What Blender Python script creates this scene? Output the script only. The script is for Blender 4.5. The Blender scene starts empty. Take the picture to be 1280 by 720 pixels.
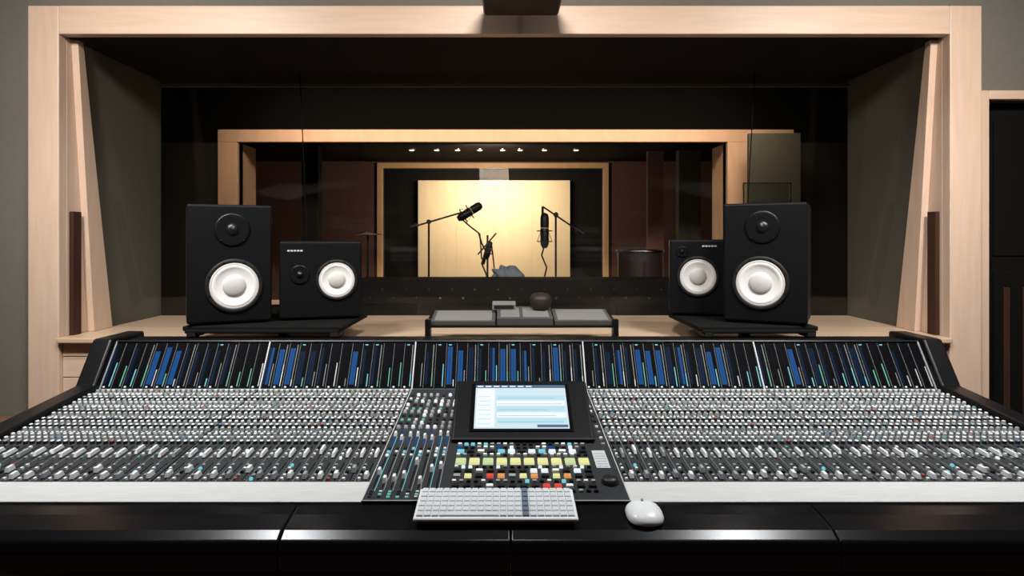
import bpy, math, random
from mathutils import Matrix, Vector
random.seed(7)
S = bpy.context.scene
S.view_settings.view_transform = 'Standard'
S.view_settings.look = 'None'

# ------------------------------------------------------------------ materials
def mat(name, col, rough=0.5, metal=0.0, var=0.0, scale=8.0, stretch=(1,1,1), emit=None, es=0.0, bump=0.0, spec=0.5, col2=None):
    m = bpy.data.materials.new(name); m.use_nodes = True
    nt = m.node_tree; b = nt.nodes['Principled BSDF']
    b.inputs['Base Color'].default_value = (*col, 1)
    b.inputs['Roughness'].default_value = rough
    b.inputs['Metallic'].default_value = metal
    b.inputs['Specular IOR Level'].default_value = spec
    if emit:
        b.inputs['Emission Color'].default_value = (*emit, 1)
        b.inputs['Emission Strength'].default_value = es
    if var > 0 or bump > 0 or col2:
        tc = nt.nodes.new('ShaderNodeTexCoord'); mp = nt.nodes.new('ShaderNodeMapping')
        mp.inputs['Scale'].default_value = stretch
        nz = nt.nodes.new('ShaderNodeTexNoise'); nz.inputs['Scale'].default_value = scale
        nz.inputs['Detail'].default_value = 6; nz.inputs['Roughness'].default_value = 0.6
        nt.links.new(tc.outputs['Object'], mp.inputs['Vector']); nt.links.new(mp.outputs['Vector'], nz.inputs['Vector'])
        cr = nt.nodes.new('ShaderNodeValToRGB')
        lo = tuple(c*(1-var) for c in col) if not col2 else col2
        hi = tuple(min(1, c*(1+var)) for c in col)
        cr.color_ramp.elements[0].position = 0.3; cr.color_ramp.elements[0].color = (*lo, 1)
        cr.color_ramp.elements[1].position = 0.7; cr.color_ramp.elements[1].color = (*hi, 1)
        nt.links.new(nz.outputs['Fac'], cr.inputs['Fac']); nt.links.new(cr.outputs['Color'], b.inputs['Base Color'])
        if bump > 0:
            bp = nt.nodes.new('ShaderNodeBump'); bp.inputs['Strength'].default_value = bump
            nt.links.new(nz.outputs['Fac'], bp.inputs['Height']); nt.links.new(bp.outputs['Normal'], b.inputs['Normal'])
    return m

def glass(name, amt, tint=(0.97,0.97,0.96)):
    m = bpy.data.materials.new(name); m.use_nodes = True
    nt = m.node_tree; nt.nodes.remove(nt.nodes['Principled BSDF'])
    out = nt.nodes['Material Output']
    t = nt.nodes.new('ShaderNodeBsdfTransparent'); t.inputs[0].default_value = (*tint, 1)
    g = nt.nodes.new('ShaderNodeBsdfGlossy'); g.inputs['Roughness'].default_value = 0.02
    mx = nt.nodes.new('ShaderNodeMixShader'); mx.inputs[0].default_value = amt
    nt.links.new(t.outputs[0], mx.inputs[1]); nt.links.new(g.outputs[0], mx.inputs[2]); nt.links.new(mx.outputs[0], out.inputs[0])
    return m

M = {}
WD=(0.64,0.47,0.36)
M['maple_v'] = mat('maple_vertical', WD, 0.45, var=0.07, scale=5, stretch=(6,6,0.5), bump=0.02)
M['maple_h'] = mat('maple_horizontal', WD, 0.45, var=0.07, scale=5, stretch=(0.5,6,6), bump=0.02)
M['maple_sill'] = mat('maple_sill', (0.58,0.42,0.29), 0.35, var=0.08, scale=5, stretch=(0.5,6,6))
M['maple_far'] = mat('maple_far', (0.72,0.46,0.31), 0.5, var=0.08, scale=4, stretch=(3,3,0.8))
M['maple_booth'] = mat('maple_booth', (0.88,0.58,0.32), 0.5, var=0.06, scale=4, stretch=(3,3,0.8))
M['maple_panel'] = mat('maple_panel', (0.90,0.72,0.49), 0.6, var=0.05, scale=3, stretch=(3,3,0.5))
M['brown'] = mat('dark_walnut', (0.045,0.020,0.013), 0.5, var=0.2, scale=5, stretch=(6,6,0.6), spec=0.2)
M['floor'] = mat('wood_floor', (0.20,0.10,0.055), 0.35, var=0.25, scale=3, stretch=(1,8,1))
M['wall'] = mat('wall_paint', (0.148,0.138,0.115), 0.85, var=0.04, scale=20, bump=0.03)
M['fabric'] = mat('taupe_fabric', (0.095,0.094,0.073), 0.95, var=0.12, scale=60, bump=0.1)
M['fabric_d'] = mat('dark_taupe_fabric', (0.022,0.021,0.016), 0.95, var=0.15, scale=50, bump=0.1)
M['purple'] = mat('plum_wall', (0.145,0.075,0.062), 0.9, var=0.12, scale=20)
M['tomwrap'] = mat('drum_wrap', (0.03,0.018,0.018), 0.4, var=0.12, scale=20)
M['black_wall'] = mat('black_wall', (0.008,0.0075,0.0075), 0.9, var=0.1, scale=20, spec=0.2)
M['header'] = mat('black_header', (0.004,0.004,0.004), 0.95, var=0.1, scale=20, spec=0.05)
M['ceil'] = mat('ceiling_paint', (0.3,0.29,0.27), 0.9, var=0.03, scale=10)
M['black'] = mat('black_satin', (0.005,0.005,0.006), 0.35, var=0.1, scale=30, spec=0.22)
M['cab'] = mat('black_cabinet', (0.003,0.003,0.004), 0.5, var=0.15, scale=40, spec=0.15)
M['blackmatte'] = mat('black_matte', (0.004,0.004,0.004), 0.8, var=0.1, scale=30, spec=0.12)
M['leather'] = mat('black_leather', (0.005,0.005,0.006), 0.24, var=0.2, scale=120, bump=0.03, spec=0.2)
M['panel'] = mat('console_panel', (0.024,0.026,0.029), 0.5, var=0.1, scale=30, spec=0.3)
M['line'] = mat('panel_print', (0.45,0.47,0.48), 0.6, var=0.05)
M['seg'] = mat('bridge_divider', (0.16,0.17,0.17), 0.6, var=0.05, spec=0.15)
M['off'] = mat('meter_off', (0.003,0.003,0.004), 0.6, var=0.05, spec=0.02)
M['alu'] = mat('brushed_aluminium', (0.58,0.58,0.57), 0.5, metal=0.0, var=0.10, scale=10, stretch=(1,20,20))
M['kw'] = mat('knob_white', (0.80,0.82,0.82), 0.35, var=0.03)
M['kg'] = mat('knob_grey', (0.29,0.31,0.32), 0.4, var=0.05)
M['kd'] = mat('knob_dark', (0.012,0.012,0.014), 0.4, var=0.05, spec=0.3)
M['kr'] = mat('knob_red', (0.40,0.07,0.06), 0.4, var=0.05)
M['kb'] = mat('knob_blue', (0.10,0.22,0.36), 0.4, var=0.05)
M['kgr'] = mat('knob_green', (0.12,0.32,0.24), 0.4, var=0.05)
M['kc'] = mat('knob_tan', (0.5,0.45,0.38), 0.4, var=0.05)
def em(n, c, s): return mat(n, tuple(x*0.12 for x in c), 0.5, emit=c, es=s, spec=0.03)
M['e_navy'] = em('led_navy', (0.004,0.017,0.05), 0.6)
M['e_blue'] = em('led_blue', (0.010,0.075,0.25), 0.85)
M['e_cyan'] = em('led_cyan', (0.20,0.62,0.72), 0.9)
M['e_green'] = em('led_green', (0.18,0.62,0.45), 0.7)
M['e_white'] = em('led_white', (0.85,0.95,1.0), 0.9)
M['e_yel'] = em('button_yellow', (0.80,0.80,0.36), 0.9)
M['e_lime'] = em('button_lime', (0.62,0.74,0.38), 0.85)
M['e_red'] = em('button_red', (0.75,0.08,0.06), 0.85)
M['e_org'] = em('button_orange', (0.8,0.35,0.12), 0.85)
M['scr_bg'] = em('screen_background', (0.66,0.80,0.88), 0.85)
M['scr_w'] = em('screen_white', (0.86,0.94,0.98), 0.92)
M['scr_bar'] = em('screen_bar', (0.10,0.17,0.27), 0.8)
M['scr_teal'] = em('screen_teal', (0.30,0.60,0.62), 0.85)
M['scr_lb'] = em('screen_light_blue', (0.48,0.72,0.84), 0.9)
M['cone'] = mat('white_cone', (0.70,0.675,0.66), 0.6, var=0.03, scale=30)
M['cone2'] = mat('dust_cap', (0.52,0.50,0.49), 0.55, var=0.03)
M['rubber'] = mat('rubber', (0.008,0.008,0.008), 0.55, var=0.1, spec=0.3)
M['chrome'] = mat('chrome', (0.35,0.35,0.36), 0.25, metal=1.0, var=0.03)
M['gun'] = mat('gunmetal', (0.03,0.03,0.033), 0.35, metal=0.8, var=0.05)
M['papergrey'] = mat('grey_plastic', (0.06,0.06,0.057), 0.5, var=0.06)
M['papergrey2'] = mat('pale_grey_plastic', (0.17,0.17,0.158), 0.5, var=0.06)
M['white_pl'] = mat('white_plastic', (0.85,0.86,0.87), 0.3, var=0.02)
M['keys'] = mat('key_grey', (0.66,0.68,0.70), 0.4, var=0.04)
M['keyblue'] = mat('key_slate', (0.13,0.17,0.22), 0.4, var=0.04)
M['cloth'] = mat('grey_cloth', (0.16,0.19,0.23), 0.9, var=0.3, scale=15)
M['pucks'] = mat('brown_plastic', (0.025,0.016,0.014), 0.5, var=0.1, spec=0.3)
M['lamp'] = em('lamp_disc', (1.0,0.84,0.6), 2.2)
M['glass'] = glass('window_glass', 0.028)
M['glass2'] = glass('far_window_glass', 0.014)
M['acrylic'] = glass('acrylic', 0.06, (0.80,0.84,0.80))

# ------------------------------------------------------------------ mesh builder
class B:
    def __init__(s): s.v=[]; s.f=[]; s.m=[]; s.sm=[]; s.slots=[]; s.X=Matrix.Identity(4)
    def slot(s,k):
        if k not in s.slots: s.slots.append(k)
        return s.slots.index(k)
    def add(s, vs, fs, k, smooth=False, M4=None):
        X = s.X @ M4 if M4 is not None else s.X
        o=len(s.v); i=s.slot(k)
        s.v += [tuple(X @ Vector(p)) for p in vs]
        for f in fs: s.f.append([a+o for a in f]); s.m.append(i); s.sm.append(smooth)
    def box(s, x0,x1,y0,y1,z0,z1,k, M4=None):
        vs=[(x0,y0,z0),(x1,y0,z0),(x1,y1,z0),(x0,y1,z0),(x0,y0,z1),(x1,y0,z1),(x1,y1,z1),(x0,y1,z1)]
        s.add(vs,[(0,3,2,1),(4,5,6,7),(0,1,5,4),(1,2,6,5),(2,3,7,6),(3,0,4,7)],k,M4=M4)
    def taper(s, cx,cy,z0,z1,sx,sy,t,k,M4=None):
        a,b=sx/2,sy/2; c,d=a*t,b*t
        vs=[(cx-a,cy-b,z0),(cx+a,cy-b,z0),(cx+a,cy+b,z0),(cx-a,cy+b,z0),(cx-c,cy-d,z1),(cx+c,cy-d,z1),(cx+c,cy+d,z1),(cx-c,cy+d,z1)]
        s.add(vs,[(0,3,2,1),(4,5,6,7),(0,1,5,4),(1,2,6,5),(2,3,7,6),(3,0,4,7)],k,M4=M4)
    def lathe(s, prof, n, k, M4=None, caps=True, smooth=True):
        vs=[];fs=[]
        for r,z in prof:
            for i in range(n):
                a=2*math.pi*i/n; vs.append((r*math.cos(a), r*math.sin(a), z))
        for j in range(len(prof)-1):
            for i in range(n):
                i2=(i+1)%n; fs.append((j*n+i,j*n+i2,(j+1)*n+i2,(j+1)*n+i))
        s.add(vs,fs,k,smooth,M4)
        if caps:
            L=len(prof)-1
            s.add([vs[i] for i in range(n)],[tuple(reversed(range(n)))],k,False,M4)
            s.add([vs[L*n+i] for i in range(n)],[tuple(range(n))],k,False,M4)
    def cyl(s,p0,p1,r0,r1,n,k):
        p0=Vector(p0);p1=Vector(p1);d=p1-p0
        q=d.to_track_quat('Z','Y').to_matrix().to_4x4()
        s.lathe([(r0,0),(r1,d.length)],n,k,Matrix.Translation(p0)@q)
    def prism(s, prof, x0, x1, k):
        n=len(prof); vs=[(x0,y,z) for y,z in prof]+[(x1,y,z) for y,z in prof]
        fs=[tuple(range(n)), tuple(reversed(range(n,2*n)))]
        for i in range(n):
            j=(i+1)%n; fs.append((i,i+n,j+n,j))
        s.add(vs,fs,k)
    def tube(s, pts, r, k, n=8):
        for a,b in zip(pts[:-1],pts[1:]): s.cyl(a,b,r,r,n,k)
    def obj(s,name,parent=None,bevel=0,seg=2,recalc=False):
        me=bpy.data.meshes.new(name); me.from_pydata(s.v,[],s.f)
        for k in s.slots: me.materials.append(M[k])
        me.polygons.foreach_set('material_index',s.m); me.polygons.foreach_set('use_smooth',s.sm)
        me.update()
        if recalc:
            import bmesh
            bm=bmesh.new(); bm.from_mesh(me); bmesh.ops.recalc_face_normals(bm,faces=bm.faces); bm.to_mesh(me); bm.free()
        o=bpy.data.objects.new(name,me); S.collection.objects.link(o)
        if parent: o.parent=parent
        if bevel:
            md=o.modifiers.new('bevel','BEVEL'); md.width=bevel; md.segments=seg; md.limit_method='ANGLE'
        return o
def empty(name, loc=(0,0,0), rz=0):
    e=bpy.data.objects.new(name,None); S.collection.objects.link(e); e.location=loc; e.rotation_euler[2]=rz
    e.empty_display_size=0.1
    return e
def simple(name, boxes, bevel=0, parent=None):
    b=B()
    for q in boxes: b.box(*q)
    return b.obj(name,parent,bevel)

# ------------------------------------------------------------------ control room shell
XL,XR,ZC=-4.4,4.6,3.6
simple('floor',[(XL-0.1,XR+0.1,-2.1,14.3,-0.1,0,'floor')])
simple('wall_left',[(XL-0.1,XL,-2,4.0,0,ZC,'wall')])
simple('wall_right',[(XR,XR+0.1,-2,4.0,0,ZC,'wall')])
simple('wall_back',[(XL,XR,-2.1,-2,0,ZC,'black_wall')])
simple('ceiling',[(XL-0.1,XR+0.1,-2.1,4.1,ZC,ZC+0.1,'ceil')])
WL,WR,WT,WB=-2.735,2.74,2.915,1.02
simple('wall_front',[
 (XL,WL-0.06,4.0,4.12,0,ZC,'wall'),
 (WL-0.06,WR+0.06,4.0,4.12,WT+0.06,ZC,'wall'),
 (WL-0.06,WR+0.06,4.0,4.12,0,WB,'wall'),
 (WR+0.06,2.99,4.0,4.12,0,ZC,'wall'),
 (2.99,4.0,4.0,4.12,2.52,ZC,'wall'),
 (4.0,XR,4.0,4.12,0,ZC,'wall')])
# door
b=B()
b.box(2.94,3.0,3.955,4.0,0,2.575,'maple_v'); b.box(3.0,4.05,3.955,4.0,2.52,2.575,'maple_h'); b.box(4.0,4.05,3.955,4.0,0,2.52,'maple_v')
b.obj('trim_1',bevel=0.004)
b=B()
b.box(3.0,3.995,4.06,4.10,0.01,2.515,'blackmatte')
b.box(3.10,3.9,4.05,4.06,0.2,1.45,'blackmatte'); b.box(3.1,3.9,4.05,4.06,1.55,2.4,'blackmatte')
b.box(3.16,3.2,4.045,4.05,0.3,1.35,'brown'); b.box(3.28,3.3,4.045,4.05,0.3,1.35,'brown')
b.obj('door_1',bevel=0.004)

# window trim + lining
b=B()
b.box(-2.925,WL,3.93,4.0,0.575,3.09,'maple_v')
b.box(WR,2.935,3.93,4.0,0.575,3.09,'maple_v')
b.box(WL,WR,3.93,4.0,WT,3.09,'maple_h')
b.obj('trim_2',bevel=0.006)
b=B()
for z0,z1 in ((0.3,0.795),(0.80,0.925),(0.93,1.015)): b.box(WL+0.002,WR-0.002,3.965,3.998,z0,z1,'maple_h')
b.obj('trim_3',bevel=0.003)
b=B(); b.box(WL+0.002,WR-0.002,3.9,5.1,1.02,1.05,'maple_sill'); b.obj('window_sill',bevel=0.006)
def reveal(x0,x1,nm):
    b=B()
    vs=[(x,y,z) for x in (x0,x1) for (y,z) in ((4.001,1.05),(4.42,1.05),(4.08,WT),(4.001,WT))]
    b.add(vs,[(0,1,2,3),(7,6,5,4),(0,4,5,1),(1,5,6,2),(2,6,7,3),(3,7,4,0)],'maple_v')
    vs=[(x,y,z) for x in (x0,x1) for (y,z) in ((4.42,1.05),(5.1,1.05),(5.1,WT),(4.08,WT))]
    b.add(vs,[(0,1,2,3),(7,6,5,4),(0,4,5,1),(1,5,6,2),(2,6,7,3),(3,7,4,0)],'fabric')
    o=b.obj(nm,recalc=True)
reveal(WL-0.05,WL+0.001,'trim_8'); reveal(WR-0.001,WR+0.05,'trim_9')
simple('trim_10',[(WL-0.05,WR+0.05,4.0,5.2,WT,WT+0.05,'black_wall')])
def wedge(x0,x1,nm):
    b=B()
    vs=[(x,y,z) for x in (x0,x1) for (y,z) in ((4.20,1.051),(4.40,1.051),(4.095,WT-0.002),(4.04,WT-0.002))]
    b.add(vs,[(0,1,2,3),(7,6,5,4),(0,4,5,1),(1,5,6,2),(2,6,7,3),(3,7,4,0)],'maple_v')
    b.obj(nm,bevel=0.003,recalc=True)
wedge(WL+0.001,WL+0.045,'trim_4'); wedge(WR-0.045,WR-0.001,'trim_5')
simple('wood_batten',[(WL+0.002,WL+0.03,4.02,4.10,1.051,1.83,'brown')],0.004)
simple('wood_batten',[(WR-0.03,WR-0.002,4.02,4.10,1.051,1.83,'brown')],0.004)
b=B()
b.add([(WL+0.01,4.41,1.052),(WR-0.01,4.41,1.052),(WR-0.01,4.10,WT-0.005),(WL+0.01,4.10,WT-0.005)],[(0,1,2,3)],'glass')
b.obj('window_1')
# rear pane, leaning the same way, with joints
b=B()
ZG=WT-0.005
b.add([(WL,5.07,1.052),(WR,5.07,1.052),(WR,4.80,ZG),(WL,4.80,ZG)],[(0,1,2,3)],'glass2')
for x in (-1.53,1.88):
    b.add([(x-0.004,5.065,1.052),(x+0.004,5.065,1.052),(x+0.004,4.795,ZG),(x-0.004,4.795,ZG)],[(0,1,2,3)],'blackmatte')
b.obj('window_2')
simple('trim_11',[(WL,WR,5.06,5.10,WT-0.05,WT-0.028,'fabric')])

# ------------------------------------------------------------------ live room
LX=5.2
def roomwall(name,qs): simple(name,qs)
roomwall('wall_live_room_near',[(-LX,WL-0.05,5.1,5.2,0,3.6,'black_wall'),(WR+0.05,LX,5.1,5.2,0,3.6,'black_wall'),(WL-0.05,WR+0.05,5.1,5.2,WT+0.05,3.6,'black_wall'),(WL-0.05,WR+0.05,5.1,5.2,0,1.02,'black_wall')])
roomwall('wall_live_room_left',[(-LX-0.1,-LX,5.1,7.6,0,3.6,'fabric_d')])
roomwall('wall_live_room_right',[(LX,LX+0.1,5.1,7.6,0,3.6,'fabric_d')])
simple('ceiling_live_room',[(-LX,LX,5.1,7.6,3.6,3.7,'black_wall')])
A0,A1,AT,AB=-3.10,2.60,2.79,0.95
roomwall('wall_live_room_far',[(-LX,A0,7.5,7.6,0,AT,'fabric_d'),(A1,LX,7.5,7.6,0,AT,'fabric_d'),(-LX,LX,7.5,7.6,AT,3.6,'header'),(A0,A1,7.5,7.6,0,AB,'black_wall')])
b=B()
b.box(-3.33,3.37,7.44,7.5,AT,2.935,'maple_far'); b.box(-3.33,A0,7.44,7.5,AB,AT,'maple_far'); b.box(A1,2.83,7.44,7.5,AB,AT,'maple_far')
b.box(A0-0.02,A0,7.5,8.0,AB,AT,'maple_far'); b.box(A1,A1+0.02,7.5,8.0,AB,AT,'maple_far')
b.box(A0,A1,7.42,7.6,AB-0.05,AB,'maple_far')
b.obj('trim_6',bevel=0.006)
b=B(); b.add([(A0,7.62,AB),(A1,7.62,AB),(A1,7.46,AT),(A0,7.46,AT)],[(0,1,2,3)],'glass2')
b.obj('window_3')
# tracking room
roomwall('wall_tracking_room_left',[(-4.4,-4.3,7.6,11,0,3.0,'purple')])
roomwall('wall_tracking_room_right',[(4.0,4.1,7.6,11,0,3.0,'purple')])
simple('ceiling_tracking_room',[(-4.4,4.1,8.0,11.1,3.0,3.1,'black_wall')])
C0,C1,CT,CB=-2.08,1.70,2.88,0.97
roomwall('wall_tracking_room_far',[(-4.3,C0,11,11.1,0,3.0,'purple'),(C1,4.0,11,11.1,0,3.0,'purple'),(C0,C1,11,11.1,CT,3.0,'purple'),(C0,C1,11,11.1,0,CB,'purple')])
b=B()
b.box(C0-0.09,C1+0.09,10.93,11,CT,CT+0.09,'maple_booth'); b.box(C0-0.09,C0,10.93,11,CB,CT,'maple_booth'); b.box(C1,C1+0.09,10.93,11,CB,CT,'maple_booth')
b.box(C0-0.09,C1+0.09,10.9,11,CB-0.06,CB,'maple_booth')
b.obj('trim_7',bevel=0.006)
b=B(); b.add([(C0,11.09,CB),(C1,11.09,CB),(C1,10.96,CT),(C0,10.96,CT)],[(0,1,2,3)],'glass2'); b.obj('window_4')
b=B(); b.box(-2.72,-2.50,8.6,8.8,0,3.0,'black_wall'); b.obj('column')
b=B(); b.box(2.62,2.95,9.6,9.75,0,3.0,'fabric'); b.obj('column')
b=B(); b.box(2.18,2.42,9.7,9.8,0,3.0,'purple'); b.obj('column')
# booth
roomwall('wall_booth_left',[(-2.9,-2.8,11.1,14,0,3.2,'black_wall')])
roomwall('wall_booth_right',[(2.5,2.6,11.1,14,0,3.2,'black_wall')])
roomwall('wall_booth_far',[(-2.9,2.6,14,14.1,0,3.2,'black_wall')])
simple('ceiling_booth',[(-2.9,2.6,11.1,14.1,3.2,3.3,'black_wall')])
b=B()
for i in range(4):
    w=3.29/4; b.box(-1.86+i*w+0.001,-1.86+(i+1)*w-0.001,13.85,13.98,0.0,2.94,'maple_panel')
b.obj('acoustic_panel',bevel=0.002)
for i,px in enumerate((-1.37,-1.0,-0.69,-0.36,-0.02,0.24,0.6,1.07)):
    b=B(); b.lathe([(0.035,2.998),(0.035,2.975)],16,'lamp',Matrix.Translation((px,9.5,0))); b.lathe([(0.05,3.0),(0.05,2.985),(0.036,2.985),(0.036,3.0)],16,'chrome',Matrix.Translation((px,9.5,0)),caps=False)
    b.obj('ceiling_downlight')

# ------------------------------------------------------------------ mixing console
con=empty('mixing_console')
CXL,CXR=-2.02,2.16
b=B()
b.prism([(2.07,0.68),(2.07,0.793),(3.2,0.895),(3.35,1.115),(3.56,1.115),(3.58,0.62),(3.3,0.55),(2.35,0.60)],CXL,CXR,'black')
b.obj('chassis',con,0.004,recalc=True)
b=B()
for x0,x1 in ((CXL-0.10,CXL),(CXR,CXR+0.10)):
    b.prism([(1.95,0.70),(1.95,0.79),(2.1,0.83),(3.16,0.93),(3.30,1.14),(3.6,1.14),(3.62,0.55),(2.3,0.58)],x0,x1,'black')
b.obj('side_cheeks',con,0.012,3,recalc=True)
b=B()
for x in (-1.7,-0.5,0.65,1.85): b.box(x-0.12,x+0.12,2.4,3.4,0.0,0.62,'blackmatte')
b.box(-1.7,1.85,3.0,3.1,0.2,0.4,'blackmatte')
b.obj('pedestals',con,0.01)
b=B()
seams=[-2.12,-0.665,0.02,0.99,2.26]
for x0,x1 in zip(seams[:-1],seams[1:]):
    b.prism([(2.068,0.70),(2.068,0.797),(2.0,0.792),(1.92,0.780),(1.885,0.763),(1.87,0.735),(1.875,0.68),(1.92,0.64),(2.068,0.64)],x0+0.001,x1-0.001,'leather')
b.obj('armrest',con,0.006,3,recalc=True)

u=Vector((0,1.1,0.1)).normalized(); nrm=Vector((0,-u.z,u.y))
SURF=Matrix(((1,0,0,0),(0,u.y,nrm.y,2.1),(0,u.z,nrm.z,0.797),(0,0,0,1)))
ub=Vector((0,0.15,0.22)).normalized(); nb=Vector((0,-ub.z,ub.y))
BR=Matrix(((1,0,0,0),(0,ub.y,nb.y,3.2),(0,ub.z,nb.z,0.897),(0,0,0,1)))
sections=[(-2.02,-1.22,15),(-1.22,-0.46,14),(0.41,1.30,17),(1.30,2.16,16)]

strip=B(); strip.X=SURF
strip.box(CXL,-0.462,-0.03,0.108,-0.004,0.010,'alu'); strip.box(0.412,CXR,-0.03,0.108,-0.004,0.010,'alu')
strip.obj('scribble_strip',con,0.002)
pan=B(); pan.X=SURF; kn=B(); kn.X=SURF; fd=B(); fd.X=SURF; bt=B(); bt.X=SURF
def knob(x,v,r,h,body,cap):
    T=Matrix.Translation((x,v,0))
    kn.lathe([(r*1.12,0.006),(r*1.0,0.010),(r*0.80,h)],8,body,T,caps=False)
    kn.lathe([(r*0.80,h),(r*0.72,h+0.002),(0.0005,h+0.0025)],8,cap,T,caps=False)
ROWS=[]
v=0.44
scheme=['k','k','k','s','k','k','k','k','s','k','k','k','s','k','k','k','k','s','k','k']
bodies=['kd','kg','kg','','kg','kd','kg','kd','','kg','kd','kg','','kg','kg','kd','kg','','kg','kd']
for t,bd in zip(scheme,bodies):
    ROWS.append((t,v,bd)); v+=0.0365 if t=='k' else 0.027
for (x0,x1,n) in sections:
    w=(x1-x0-0.008)/n
    for i in range(n):
        a=x0+0.004+i*w
        pan.box(a+0.0012,a+w-0.0012,0.112,1.10,-0.003,0.006,'panel')
        pan.box(a-0.0005,a+0.0006,0.112,1.10,-0.003,0.0065,'kg')
        fx=a+w*0.66
        fd.box(fx-0.0022,fx+0.0022,0.125,0.265,0.005,0.0068,'blackmatte')
        for t in range(8): fd.box(fx+0.006,fx+0.010,0.13+t*0.018,0.1312+t*0.018,0.005,0.0068,'kg')
        v=0.145+random.choice((0,0,0,0.006,0.012,0.05))
        fd.taper(fx,v,0.010,0.026,0.015,0.036,0.72,random.choice(('kw','kw','kw','kg')))
        for t in range(5):
            bt.taper(a+w*0.24,0.13+t*0.027,0.005,0.014,0.010,0.012,0.85,('kw','kg','kd','kw','kg')[t] if random.random()<0.92 else random.choice(('e_cyan','kr','kw','kw')))
        fd.box(fx-0.0022,fx+0.0022,0.295,0.415,0.005,0.0068,'blackmatte')
        v=0.335+random.choice((0,0,0,0.008,0.03))
        fd.taper(fx,v,0.010,0.024,0.011,0.062,0.75,random.choice(('kw','kw','kw','kg')))
        for t in range(4):
            bt.taper(a+w*0.24,0.30+t*0.032,0.005,0.014,0.009,0.014,0.85,('kg','kw','kg','kd')[t] if random.random()<0.90 else random.choice(('e_white','kgr','kw')))
        for t,v,bd in ROWS:
            if v>1.09: continue
            if t=='s':
                for q in (0.2,0.5,0.8): bt.taper(a+w*q,v,0.005,0.012,0.009,0.010,0.85,random.choice(('kw','kw','kg')))
                continue
            for q in (0.27,0.76):
                cap=random.choices(('kw','kg','kr','kb','kgr','kc'),(75,13,1.0,1.2,1.0,9))[0]
                knob(a+w*q,v,0.0090,0.018,bd,cap)
            if random.random()<0.4: bt.taper(a+w*0.515,v+0.014,0.005,0.010,0.005,0.006,0.85,random.choice(('kw','kw','kg','kg','e_green')))
pan.obj('channel_panels',con); kn.obj('knobs',con); fd.obj('faders',con); bt.obj('switches',con)

# centre section
ce=B(); ce.X=SURF
ce.box(-0.46,0.41,-0.028,1.10,-0.003,0.010,'panel')
ce.box(-0.462,-0.459,-0.028,1.10,-0.003,0.0125,'line'); ce.box(0.409,0.412,-0.028,1.10,-0.003,0.0125,'line')
ce.box(-0.46,0.41,-0.028,-0.022,0.010,0.0115,'kg')
gx=[-0.455+0.0305*i for i in range(9)]
for i in range(8):
    x=gx[i]+0.013
    ce.box(x-0.0022,x+0.0022,0.06,0.30,0.009,0.0112,'blackmatte')
    ce.box(x+0.008,x+0.0098,0.04,0.50,0.009,0.0112,'kg' if i%3 else 'e_cyan')
    ce.taper(x,0.10+random.random()*0.16,0.010,0.028,0.013,0.032,0.7,random.choice(('kw','kg','kw')))
    for t in range(3): ce.taper(x,0.32+t*0.03,0.008,0.015,0.011,0.014,0.85,random.choice(('e_cyan','kw','e_white','kd','kd')))
    ce.box(x-0.003,x+0.003,0.42,0.56,0.009,0.0112,'e_blue')
    ce.taper(x,0.45+random.random()*0.09,0.010,0.024,0.012,0.028,0.7,'kw')
    for t in range(10):
        if t%3==2: ce.taper(x,0.59+t*0.045,0.008,0.016,0.013,0.014,0.8,random.choice(('kw','kg','kd','e_green')))
        else: ce.lathe([(0.009,0.010),(0.007,0.022),(0.0005,0.0235)],8,random.choice(('kw','kg','kd')),Matrix.Translation((x,0.59+t*0.045,0)),caps=False)
    for t in range(3): ce.taper(x,0.00+t*0.018,0.008,0.013,0.012,0.008,0.85,random.choice(('e_green','kd','kw','kd')))
def brow(v,n,sx,sy,opts,pd=0.25):
    for j in range(n):
        x=-0.185+ (j+0.5)*0.505/n
        ce.taper(x,v,0.008,0.018,sx,sy,0.88,'kd' if random.random()<pd else random.choice(opts))
brow(0.415,20,0.016,0.014,['kw','kg','e_cyan'],0.4)
brow(0.385,20,0.016,0.014,['kw','e_white','kg','e_blue'],0.4)
brow(0.350,13,0.028,0.022,['e_cyan','e_white','kg','kw'],0.4)
brow(0.318,20,0.015,0.013,['kw','kg'],0.4)
brow(0.262,10,0.040,0.046,['e_yel','e_yel','e_lime'],0.0)
brow(0.215,20,0.014,0.010,['kw','kg','e_white'],0.3)
brow(0.185,13,0.026,0.020,['kw','e_blue','kg','e_white'],0.45)
brow(0.145,13,0.026,0.022,['e_red','e_org','kw','kg','e_yel'],0.4)
brow(0.105,20,0.015,0.013,['kw','kg','e_cyan'],0.5)
brow(0.070,13,0.026,0.020,['e_red','kw','kg','e_white'],0.45)
brow(0.035,20,0.015,0.012,['kw','kg','e_green'],0.5)
ce.box(0.335,0.385,0.21,0.36,0.008,0.0125,'line')
for t in range(6): ce.box(0.34,0.38,0.22+t*0.022,0.222+t*0.022,0.0125,0.0128,'kd')
for t in range(10): ce.taper(0.39,0.42+t*0.06,0.008,0.016,0.014,0.014,0.85,random.choice(('kw','kg','kd')))
ce.lathe([(0.03,0.008),(0.03,0.02),(0.024,0.03),(0.001,0.032)],24,'kd',Matrix.Translation((0.365,0.10,0)),caps=False)
for x in [ -0.2+0.05*i for i in range(12)]:
    for v in (0.86,0.92,0.98,1.04):
        ce.lathe([(0.011,0.008),(0.009,0.024),(0.0005,0.026)],8,random.choice(('kw','kg','kd')),Matrix.Translation((x,v,0)),caps=False)
ce.obj('master_section',con)
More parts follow.
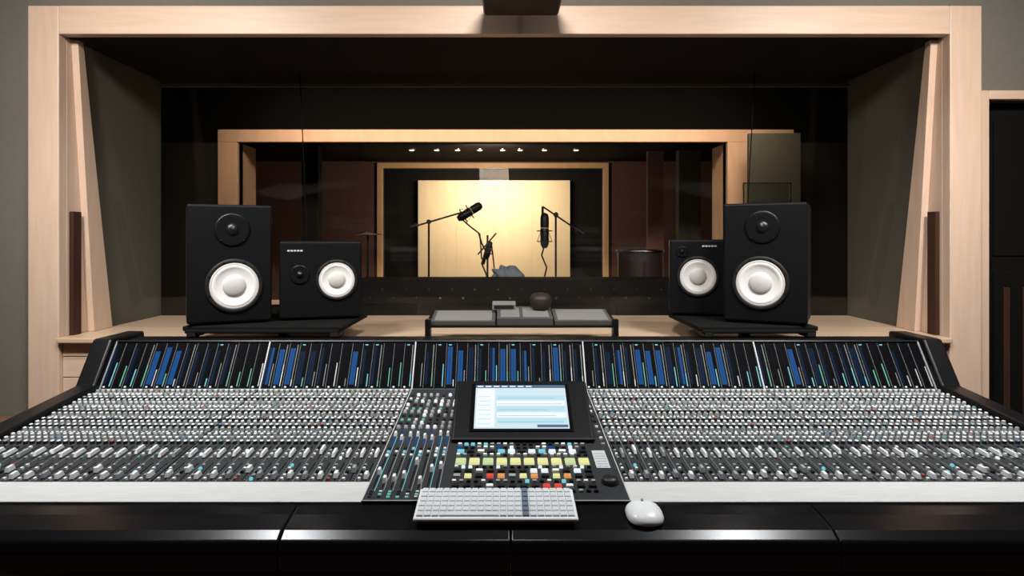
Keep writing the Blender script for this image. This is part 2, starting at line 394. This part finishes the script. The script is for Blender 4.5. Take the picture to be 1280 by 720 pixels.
# display housing
us=Vector((0,0.30,0.17)).normalized(); ns=Vector((0,-us.z,us.y))
DS=Matrix(((1,0,0,0.075),(0,us.y,ns.y,2.53),(0,us.z,ns.z,0.858),(0,0,0,1)))
b=B(); b.X=DS; L=0.35
b.box(-0.287,0.287,0,L,-0.05,0.0,'black')
b.obj('display_housing',con,0.012,3)
b=B(); b.X=DS
b.box(-0.287,0.287,0.0,0.010,0.0,0.005,'kd')
b.box(-0.215,0.205,0.045,L-0.030,0.0,0.004,'off')
b.box(-0.197,0.190,0.058,L-0.040,0.004,0.0055,'scr_bg')
T=L-0.040
b.box(-0.197,0.190,T-0.018,T,0.0055,0.0062,'scr_bar')
for i in range(7): b.box(-0.19+i*0.035,-0.165+i*0.035,T-0.012,T-0.006,0.0062,0.0066,'scr_w')
b.box(-0.190,-0.115,0.066,T-0.024,0.0055,0.0062,'scr_w')
for i in range(7): b.box(-0.182,-0.13,0.08+i*0.026,0.084+i*0.026,0.0062,0.0066,'scr_lb')
for i in range(5):
    z=0.085+i*0.034
    b.box(-0.105,0.182,z,z+0.026,0.0055,0.0062,'scr_w' if i%2 else 'scr_lb')
    b.box(-0.10,0.17-0.03*(i%3),z+0.006,z+0.009,0.0062,0.0066,'scr_teal')
b.box(0.06,0.185,0.064,0.078,0.0055,0.0062,'scr_bar')
b.obj('display_screen',con)
b=B(); b.prism([(2.60,0.84),(2.60,0.87),(2.86,1.0),(2.86,0.86)],-0.15,0.30,'black'); b.obj('display_support',con,recalc=True)

# meter bridge
LB=0.266
m=B(); m.X=BR
m.box(CXL,CXR,0,LB,-0.002,0.004,'off')
m.box(CXL,CXR,-0.002,0.006,0.004,0.010,'papergrey2'); m.box(CXL,CXR,LB-0.004,LB+0.004,-0.004,0.012,'black')
alls=[(-2.02,-1.22,15),(-1.22,-0.46,14),(-0.46,0.41,16),(0.41,1.30,17),(1.30,2.16,16)]
live=[(-1.78,-1.67),(-1.14,-1.05),(-0.80,-0.72),(-0.28,-0.2),(-0.02,0.10),(0.24,0.28),(0.68,0.84),(1.06,1.12),(1.48,1.53)]
idle=[(-1.22,-0.9),(-0.3,0.28),(0.44,1.2),(1.48,1.88)]
for x0,x1,n in alls:
    m.box(x0-0.003,x0+0.003,0,LB,0.004,0.012,'line')
    w=(x1-x0)/n
    for i in range(n):
        a=x0+i*w; xc=a+w/2
        m.box(a+w-0.0010,a+w+0.0004,0.012,LB-0.012,0.004,0.008,'seg')
        if any(p<=xc<=q for p,q in live): scr=('e_blue','e_blue')
        elif any(p<=xc<=q for p,q in idle): scr=random.choice((('e_navy','e_blue'),('e_navy','e_navy'),('e_navy','off'),('e_navy','off')))
        else: scr=random.choice((('off','off'),('off','off'),('e_navy','off')))
        top=LB-0.03-random.random()*0.03
        m.box(a+w*0.12,a+w*0.34,0.03,top,0.004,0.0065,scr[0])
        m.box(a+w*0.37,a+w*0.58,0.03,top,0.004,0.0065,scr[1])
        lit=random.random()
        m.box(a+w*0.72,a+w*0.79,0.02,0.05+lit*0.10,0.004,0.0072,random.choice(('e_green','e_cyan','seg','line')))
        m.box(a+w*0.72,a+w*0.79,0.05+lit*0.10,LB-0.02,0.004,0.007,'seg' if random.random()<0.3 else 'off')
        if random.random()<0.6: m.box(a+w*0.2,a+w*0.36,0.014,0.021,0.004,0.007,'e_white')
        if random.random()<0.25: m.box(a+w*0.2,a+w*0.45,LB-0.022,LB-0.017,0.004,0.007,'e_cyan')
m.box(CXR-0.004,CXR+0.004,0,LB,0.004,0.012,'line')
m.obj('meter_bridge',con)

# ------------------------------------------------------------------ keyboard & mouse
kb=empty('computer_keyboard',(-0.025,1.925,0.800))
kb.rotation_euler=(math.radians(6.5),0,0)
b=B(); b.box(-0.25,0.25,0,0.185,0.0,0.012,'white_pl'); b.obj('keyboard_case',kb,0.006,3)
b=B()
for r in range(6):
    y=0.012+r*0.0285
    for c in range(21):
        x=-0.242+c*0.0230
        kk='keys'
        if c==14: kk='keyblue'
        if r==0 and 4<=c<=9:
            if c==4: b.taper(x+0.068,y+0.012,0.012,0.017,0.155,0.022,0.95,'keys')
            continue
        b.taper(x+0.0115,y+0.012,0.012,0.017,0.021,0.0255,0.85,kk)
b.obj('keycaps',kb)
ms=empty('computer_mouse',(0.435,1.985,0.795)); ms.rotation_euler=(math.radians(5),0,0)
b=B()
N=24
prof=[(1.0,0.0),(1.02,0.006),(0.97,0.014),(0.85,0.022),(0.62,0.029),(0.33,0.033),(0.02,0.034)]
vs=[];fs=[]
for s,z in prof:
    for i in range(N):
        a=2*math.pi*i/N
        cx=math.copysign(abs(math.cos(a))**0.8,math.cos(a)); sy=math.copysign(abs(math.sin(a))**0.8,math.sin(a))
        vs.append((0.056*s*cx,0.066*s*sy,z))
for j in range(len(prof)-1):
    for i in range(N): fs.append((j*N+i,j*N+(i+1)%N,(j+1)*N+(i+1)%N,(j+1)*N+i))
b.add(vs,fs,'white_pl',True); b.add([vs[i] for i in range(N)],[tuple(reversed(range(N)))],'white_pl')
b.obj('mouse_shell',ms)
b=B(); b.lathe([(0.006,-0.003),(0.007,0),(0.006,0.003)],12,'kg',Matrix.Translation((0,0.035,0.031))@Matrix.Rotation(math.pi/2,4,'Y')); b.obj('scroll_ball',ms)

# ------------------------------------------------------------------ speakers
def speaker(name,loc,rz,w,h,d,woof,tweet,logo=None):
    e=empty(name,loc,rz)
    b=B(); b.box(-w/2,w/2,0,d,0,h,'cab'); b.obj('cabinet',e,0.012,3)
    F=lambda x,z: Matrix.Translation((x,0,z))@Matrix.Rotation(math.pi/2,4,'X')
    x,z,r=woof
    b=B(); X=F(x,z)
    b.lathe([(r*1.22,0.0),(r*1.22,0.006),(r*1.16,0.010),(r*1.04,0.010),(r*1.0,0.005)],40,'rubber',X,caps=False)
    b.lathe([(r*1.04,0.008),(r*0.99,0.012),(r*0.93,0.009)],40,'cone2',X,caps=False)
    b.lathe([(r*0.93,0.009),(r*0.90,0.012),(r*0.80,0.004),(r*0.5,0.002)],40,'cone',X,caps=False)
    b.lathe([(r*0.5,0.002),(r*0.48,0.006),(r*0.36,0.012),(r*0.2,0.016),(0.001,0.018)],40,'cone2',X,caps=False)
    for i in range(8):
        a=i*math.pi/4+0.39
        b.lathe([(0.006,0.009),(0.005,0.013)],8,'gun',X@Matrix.Translation((r*1.13*math.cos(a),r*1.13*math.sin(a),0)))
    b.obj('woofer',e)
    x,z,r=tweet
    b=B(); X=F(x,z)
    b.lathe([(r*1.25,0.0),(r*1.25,0.005),(r*1.1,0.007),(r*0.6,0.002),(r*0.45,0.003)],32,'black',X,caps=False)
    b.lathe([(r*0.45,0.003),(r*0.40,0.008),(r*0.25,0.014),(0.001,0.017)],24,'gun',X,caps=False)
    for i in range(4):
        a=i*math.pi/2+0.78
        b.lathe([(0.005,0.006),(0.004,0.010)],8,'chrome',X@Matrix.Translation((r*1.12*math.cos(a),r*1.12*math.sin(a),0)))
    b.obj('tweeter',e)
    if logo:
        b=B(); lx,lz,lw=logo
        for i in range(5): b.box(lx+i*lw/5,lx+(i+0.75)*lw/5,-0.002,0.001,lz,lz+0.009,'line')
        b.obj('badge',e)
    b=B()
    for sx in (-1,1): b.box(sx*w*0.35-0.02,sx*w*0.35+0.02,0.03,d-0.03,-0.008,0,'rubber')
    b.obj('feet',e)
    return e
PZ=1.188
speaker('studio_monitor',(-1.53,3.58,PZ),math.radians(27),0.44,0.66,0.40,(0.02,0.205,0.125),(0.01,0.52,0.075),(-0.02,0.335,0.06))
speaker('studio_monitor',(1.455,3.58,PZ),math.radians(-28),0.44,0.67,0.40,(-0.02,0.22,0.125),(-0.01,0.535,0.075),(-0.04,0.335,0.06))
speaker('bookshelf_speaker',(-1.08,3.78,PZ),math.radians(15),0.47,0.455,0.30,(0.09,0.225,0.100),(-0.12,0.26,0.045),(-0.19,0.395,0.09))
speaker('bookshelf_speaker',(1.205,3.96,PZ),math.radians(-12),0.345,0.465,0.22,(-0.005,0.235,0.105),(-0.10,0.39,0.028),(0.02,0.42,0.09))
def stand(x0,x1,xc):
    e=empty('speaker_stand',(xc,3.78,0))
    b=B(); b.box(x0-xc,x1-xc,-0.28,0.35,1.152,1.178,'blackmatte')
    b.box(x0-xc+0.02,x1-xc-0.02,-0.30,-0.28,1.14,1.160,'blackmatte')
    b.obj('tray',e,0.006)
    b=B(); b.cyl((0,0,0.02),(0,0,1.152),0.035,0.035,16,'gun'); b.box(-0.2,0.2,-0.1,0.1,0,0.02,'gun'); b.box(-0.25,0.25,-0.05,0.05,1.125,1.152,'gun')
    b.obj('column',e)
    b=B()
    for sx in (x0-xc+0.03,x1-xc-0.07): b.box(sx,sx+0.05,-0.30,-0.18,1.118,1.152,'rubber')
    b.obj('isolation_pads',e,0.008)
stand(-1.76,-0.88,-1.3); stand(1.06,1.72,1.42)

# ------------------------------------------------------------------ centre desk items
tl=Matrix.Translation((0.09,3.64,1.15))@Matrix.Rotation(math.radians(8),4,'X')
e=empty('equipment_shelf')
b=B(); b.X=tl
b.box(-0.54,0.56,0,0.32,0,0.012,'blackmatte')
b.obj('shelf_board',e,0.003)
b=B()
for x in (-0.43,0.63): b.box(x-0.012,x+0.012,3.62,3.67,0.0,1.17,'gun'); b.box(x-0.025,x+0.025,3.61,3.9,0,0.02,'gun'); b.box(x-0.015,x+0.015,3.60,3.66,1.10,1.20,'black')
b.obj('supports',e)
b=B(); b.X=tl
b.box(-0.51,-0.14,0.01,0.27,0.013,0.035,'papergrey'); b.box(-0.49,-0.16,0.03,0.25,0.035,0.037,'papergrey2')
b.obj('silver_recorder',None,0.004)
b=B(); b.X=tl
b.box(-0.13,0.19,0.01,0.30,0.013,0.052,'papergrey'); b.box(-0.11,0.0,0.04,0.26,0.052,0.054,'papergrey2'); b.box(0.02,0.17,0.04,0.26,0.052,0.054,'papergrey2')
b.obj('preamp_unit',None,0.004)
b=B(); b.X=tl
b.box(0.20,0.53,0.01,0.29,0.013,0.038,'papergrey'); b.box(0.22,0.51,0.03,0.27,0.038,0.040,'papergrey2')
b.obj('silver_recorder',None,0.004)
b=B(); b.X=tl
b.box(-0.16,-0.02,0.20,0.29,0.0545,0.088,'papergrey2'); b.box(-0.15,-0.03,0.198,0.2,0.06,0.083,'kd')
b.obj('talkback_box',None,0.006)
b=B(); X=tl@Matrix.Translation((0.13,0.22,0.0545))
b.lathe([(0.04,0),(0.055,0.01),(0.064,0.04),(0.064,0.07),(0.05,0.09),(0.02,0.098),(0.001,0.099)],24,'pucks',X,caps=False)
b.obj('desk_speaker_pod')

# ------------------------------------------------------------------ objects in the live room
e=empty('equipment_cabinet')
b=B(); b.box(-1.25,1.45,5.30,5.75,0.08,1.32,'blackmatte'); b.box(-1.2,1.4,5.34,5.7,0,0.08,'blackmatte'); b.obj('carcass',e,0.01)
b=B()
for i in range(28):
    b.cyl((-1.2+i*0.096,5.30,1.24-0.07*(i%2)),(-1.2+i*0.096,5.285,1.24-0.07*(i%2)),0.010,0.009,10,random.choice(('gun','chrome','kd')))
for i in range(5): b.box(-1.2+i*0.53,-0.72+i*0.53,5.292,5.3,0.2,1.12,'off')
b.obj('front_panels',e)
def tripod(b,x,y,zt):
    b.cyl((x,y,0.25),(x,y,zt*0.62),0.014,0.014,10,'gun'); b.cyl((x,y,zt*0.62),(x,y,zt),0.010,0.010,10,'gun')
    b.cyl((x,y,zt*0.60),(x,y,zt*0.65),0.02,0.02,10,'kd')
    for i in range(3):
        a=i*2.094+0.4; b.cyl((x,y,0.28),(x+0.32*math.cos(a),y+0.32*math.sin(a),0.012),0.010,0.010,8,'gun')
def micbody(b,X,l=0.22,r=0.034):
    b.lathe([(r*0.55,-0.03),(r*0.9,0),(r,0.01),(r,l*0.5),(r*0.92,l*0.52)],20,'gun',X)
    b.lathe([(r*0.98,l*0.53),(r*1.02,l*0.6),(r*1.0,l*0.85),(r*0.75,l*0.96),(0.001,l)],20,'kd',X,caps=False)
    for z in (0.03,l*0.42):
        b.lathe([(r*1.75,z),(r*1.85,z+0.005),(r*1.75,z+0.01),(r*1.65,z+0.005),(r*1.75,z)],20,'gun',X,caps=False)
    for i in range(6):
        a=i*math.pi/3
        p=X@Vector((r*1.75*math.cos(a),r*1.75*math.sin(a),0.035)); q=X@Vector((r*math.cos(a+0.4),r*math.sin(a+0.4),l*0.42)); b.cyl(p,q,0.003,0.003,5,'kd')
Y=6.3
e=empty('microphone_stand')
b=B(); tripod(b,-0.74,Y,1.83); b.cyl((-0.86,Y,1.79),(-0.42,Y,1.92),0.009,0.009,10,'gun'); b.cyl((-0.74,Y-0.02,1.83),(-0.74,Y+0.03,1.83),0.022,0.022,12,'kd'); b.cyl((-0.92,Y,1.775),(-0.85,Y,1.795),0.022,0.022,12,'kd')
b.obj('boom_stand',e)
b=B(); micbody(b,Matrix.Translation((-0.43,Y,1.87))@Matrix.Rotation(math.radians(58),4,'Y'),0.25,0.042)
b.obj('condenser_microphone',e)
b=B()
pts=[(-0.42,Y,1.86),(-0.33,Y,1.78),(-0.25,Y,1.72),(-0.22,Y,1.62),(-0.17,Y,1.52),(-0.22,Y,1.42),(-0.17,Y,1.3),(-0.2,Y,1.1),(-0.3,Y,0.5),(-0.4,Y,0.01)]
b.tube(pts,0.008,'kd'); b.obj('microphone_cable',e)
e=empty('microphone_stand')
b=B(); tripod(b,-0.17,6.6,1.70); b.cyl((-0.27,6.6,1.50),(-0.08,6.6,1.72),0.008,0.008,8,'gun')
b.cyl((-0.25,6.6,1.72),(-0.23,6.6,1.45),0.007,0.007,8,'gun'); b.cyl((-0.13,6.6,1.62),(-0.10,6.6,1.36),0.007,0.007,8,'gun')
b.cyl((-0.22,6.6,1.40),(-0.16,6.6,1.60),0.02,0.024,10,'kd'); b.obj('short_stand',e)
b=B(); micbody(b,Matrix.Translation((-0.17,6.58,1.48))@Matrix.Rotation(math.radians(12),4,'Y'),0.16,0.024); b.obj('pencil_microphone',e)
e=empty('microphone_stand')
b=B(); tripod(b,0.51,Y,1.92); b.cyl((0.38,Y,1.98),(0.75,Y,1.73),0.009,0.009,10,'gun'); b.cyl((0.72,Y,1.75),(0.78,Y,1.71),0.022,0.022,12,'kd'); b.cyl((0.51,Y-0.03,1.90),(0.51,Y+0.03,1.90),0.024,0.024,12,'kd')
b.obj('boom_stand',e)
b=B(); micbody(b,Matrix.Translation((0.40,Y,1.60)),0.32,0.042); b.cyl((0.38,Y,1.90),(0.38,Y,1.98),0.012,0.012,8,'kd')
b.tube([(0.40,Y,1.6),(0.37,Y,1.5),(0.42,Y,1.38),(0.38,Y,1.2),(0.45,Y,0.01)],0.008,'kd'); b.obj('condenser_microphone',e)
e=empty('side_table')
b=B(); b.box(-0.56,0.18,5.9,6.07,1.275,1.295,'papergrey2')
for x in (-0.5,0.12): b.cyl((x,5.98,0),(x,5.98,1.275),0.015,0.015,10,'gun')
b.box(-0.55,0.17,5.95,6.01,0,0.02,'gun'); b.obj('table_top',e,0.004)
bpy.ops.mesh.primitive_ico_sphere_add(subdivisions=4,radius=1,location=(0,0,0))
o=bpy.context.object; o.name='folded_cloth'; o.data.materials.append(M['cloth'])
for v in o.data.vertices:
    n=math.sin(v.co.x*9+v.co.z*5)*0.14+math.sin(v.co.y*7+v.co.x*13)*0.10
    v.co=Vector((v.co.x*0.14*(1+n),v.co.y*0.07,max(-0.3,v.co.z*(1+n))*0.085+0.0255))
o.location=(0.03,5.985,1.296)
for p in o.data.polygons: p.use_smooth=True
e=empty('cymbal_stand')
b=B(); tripod(b,-1.32,6.2,1.72); b.obj('stand',e)
b=B(); b.lathe([(0.15,1.70),(0.14,1.705),(0.06,1.72),(0.03,1.735),(0.001,1.738)],32,'chrome',Matrix.Translation((-1.32,6.2,0)),caps=False); b.obj('cymbal',e)
e=empty('floor_tom')
b=B(); b.lathe([(0.22,1.14),(0.22,1.54)],36,'tomwrap',Matrix.Translation((1.34,6.3,0)))
for z in (1.14,1.53): b.lathe([(0.228,z),(0.235,z+0.012),(0.228,z+0.025),(0.21,z+0.025)],36,'chrome',Matrix.Translation((1.34,6.3,0)),caps=False)
for i in range(3):
    a=i*2.094+0.5; b.cyl((1.34+0.23*math.cos(a),6.3+0.23*math.sin(a),0),(1.34+0.23*math.cos(a),6.3+0.23*math.sin(a),1.45),0.009,0.009,8,'chrome')
b.obj('shell',e)
b=B(); b.box(2.68,3.25,7.0,7.06,0.08,2.82,'fabric'); b.box(2.6,3.3,6.95,7.1,0,0.08,'black'); b.obj('acoustic_gobo',bevel=0.01)
e=empty('acrylic_baffle')
b=B(); b.box(2.40,2.86,6.4,6.41,1.6,2.22,'acrylic'); b.obj('clear_sheet',e)
b=B(); b.box(2.39,2.87,6.39,6.42,2.215,2.225,'chrome'); b.box(2.39,2.40,6.39,6.42,0,2.22,'gun'); b.box(2.86,2.87,6.39,6.42,0,2.22,'gun'); b.box(2.39,2.87,6.39,6.42,1.59,1.6,'gun'); b.obj('sheet_frame',e)

# ------------------------------------------------------------------ projector, bench, cable
e=empty('ceiling_projector')
b=B(); b.box(-0.12,0.32,3.35,3.75,2.96,3.09,'pucks'); b.obj('projector_body',e,0.02,3)
b=B(); b.cyl((0.10,3.55,3.09),(0.10,3.55,3.6),0.025,0.025,12,'gun'); b.box(0.0,0.2,3.47,3.63,3.575,3.6,'gun')
b.lathe([(0.045,0),(0.045,0.03),(0.035,0.03),(0.03,0.01)],24,'kd',Matrix.Translation((0.2,3.345,3.02))@Matrix.Rotation(math.pi/2,4,'X')); b.obj('mount',e)
simple('low_bench',[(XL+0.02,-2.93,3.6,3.99,0.50,0.555,'floor'),(XL+0.04,-2.95,3.64,3.98,0,0.50,'floor')],0.006)
simple('low_bench',[(2.99,XR-0.02,3.35,3.9,0.50,0.55,'floor'),(3.02,XR-0.05,3.4,3.85,0,0.50,'brown')],0.006)
cu=bpy.data.curves.new('audio_cable','CURVE'); cu.dimensions='3D'; cu.bevel_depth=0.008; cu.bevel_resolution=3
sp=cu.splines.new('NURBS'); pts=[(-2.05,3.75,1.0),(-2.15,3.72,1.02),(-2.3,3.70,0.90),(-2.36,3.7,0.78),(-2.5,3.7,0.62),(-2.55,3.7,0.3),(-2.5,3.75,0.01)]
sp.points.add(len(pts)-1)
for p,q in zip(sp.points,pts): p.co=(*q,1)
sp.use_endpoint_u=True; cu.materials.append(M['rubber'])
o=bpy.data.objects.new('audio_cable',cu); S.collection.objects.link(o)

# ------------------------------------------------------------------ lights
def area(name,loc,target,size,power,col,sy=None,spread=None):
    l=bpy.data.lights.new(name,'AREA'); l.energy=power; l.color=col; l.size=size
    if sy: l.shape='RECTANGLE'; l.size_y=sy
    if spread: l.spread=spread
    o=bpy.data.objects.new(name,l); S.collection.objects.link(o); o.location=loc
    o.rotation_euler=(Vector(target)-Vector(loc)).to_track_quat('-Z','Y').to_euler()
    return o
warm=(1.0,0.93,0.85)
for x in (-2.2,0.1,2.4):
    area('ceiling_light',(x,1.9,3.5),(x*1.0,3.9,1.9),0.35,39,warm,spread=math.radians(110))
for x in (-1.5,1.6):
    area('ceiling_light',(x,2.5,3.5),(x,2.7,0.8),0.3,37,(0.95,0.98,1.0),spread=math.radians(120))
area('live_room_light',(0,6.1,3.5),(0,7.5,2.5),5.5,62,(1.0,0.80,0.60),0.3,spread=math.radians(100))
area('tracking_room_light',(-0.2,8.9,2.95),(-0.2,11,2.0),0.6,70,(1.0,0.80,0.62),1.0)
area('booth_light',(-0.2,12.4,3.1),(-0.2,13.9,1.5),1.6,125,(1.0,0.87,0.66),0.6)
w=bpy.data.worlds.new('world'); S.world=w; w.use_nodes=True
w.node_tree.nodes['Background'].inputs[0].default_value=(0.02,0.02,0.02,1)
w.node_tree.nodes['Background'].inputs[1].default_value=0.3

# ------------------------------------------------------------------ camera
c=bpy.data.cameras.new('camera'); c.lens=22.5; c.sensor_width=36; c.clip_start=0.05
c.shift_x=10/1280; c.shift_y=-60/1280
o=bpy.data.objects.new('camera',c); S.collection.objects.link(o); o.location=(0,0,1.65); o.rotation_euler=(math.pi/2,0,0)
S.camera=o
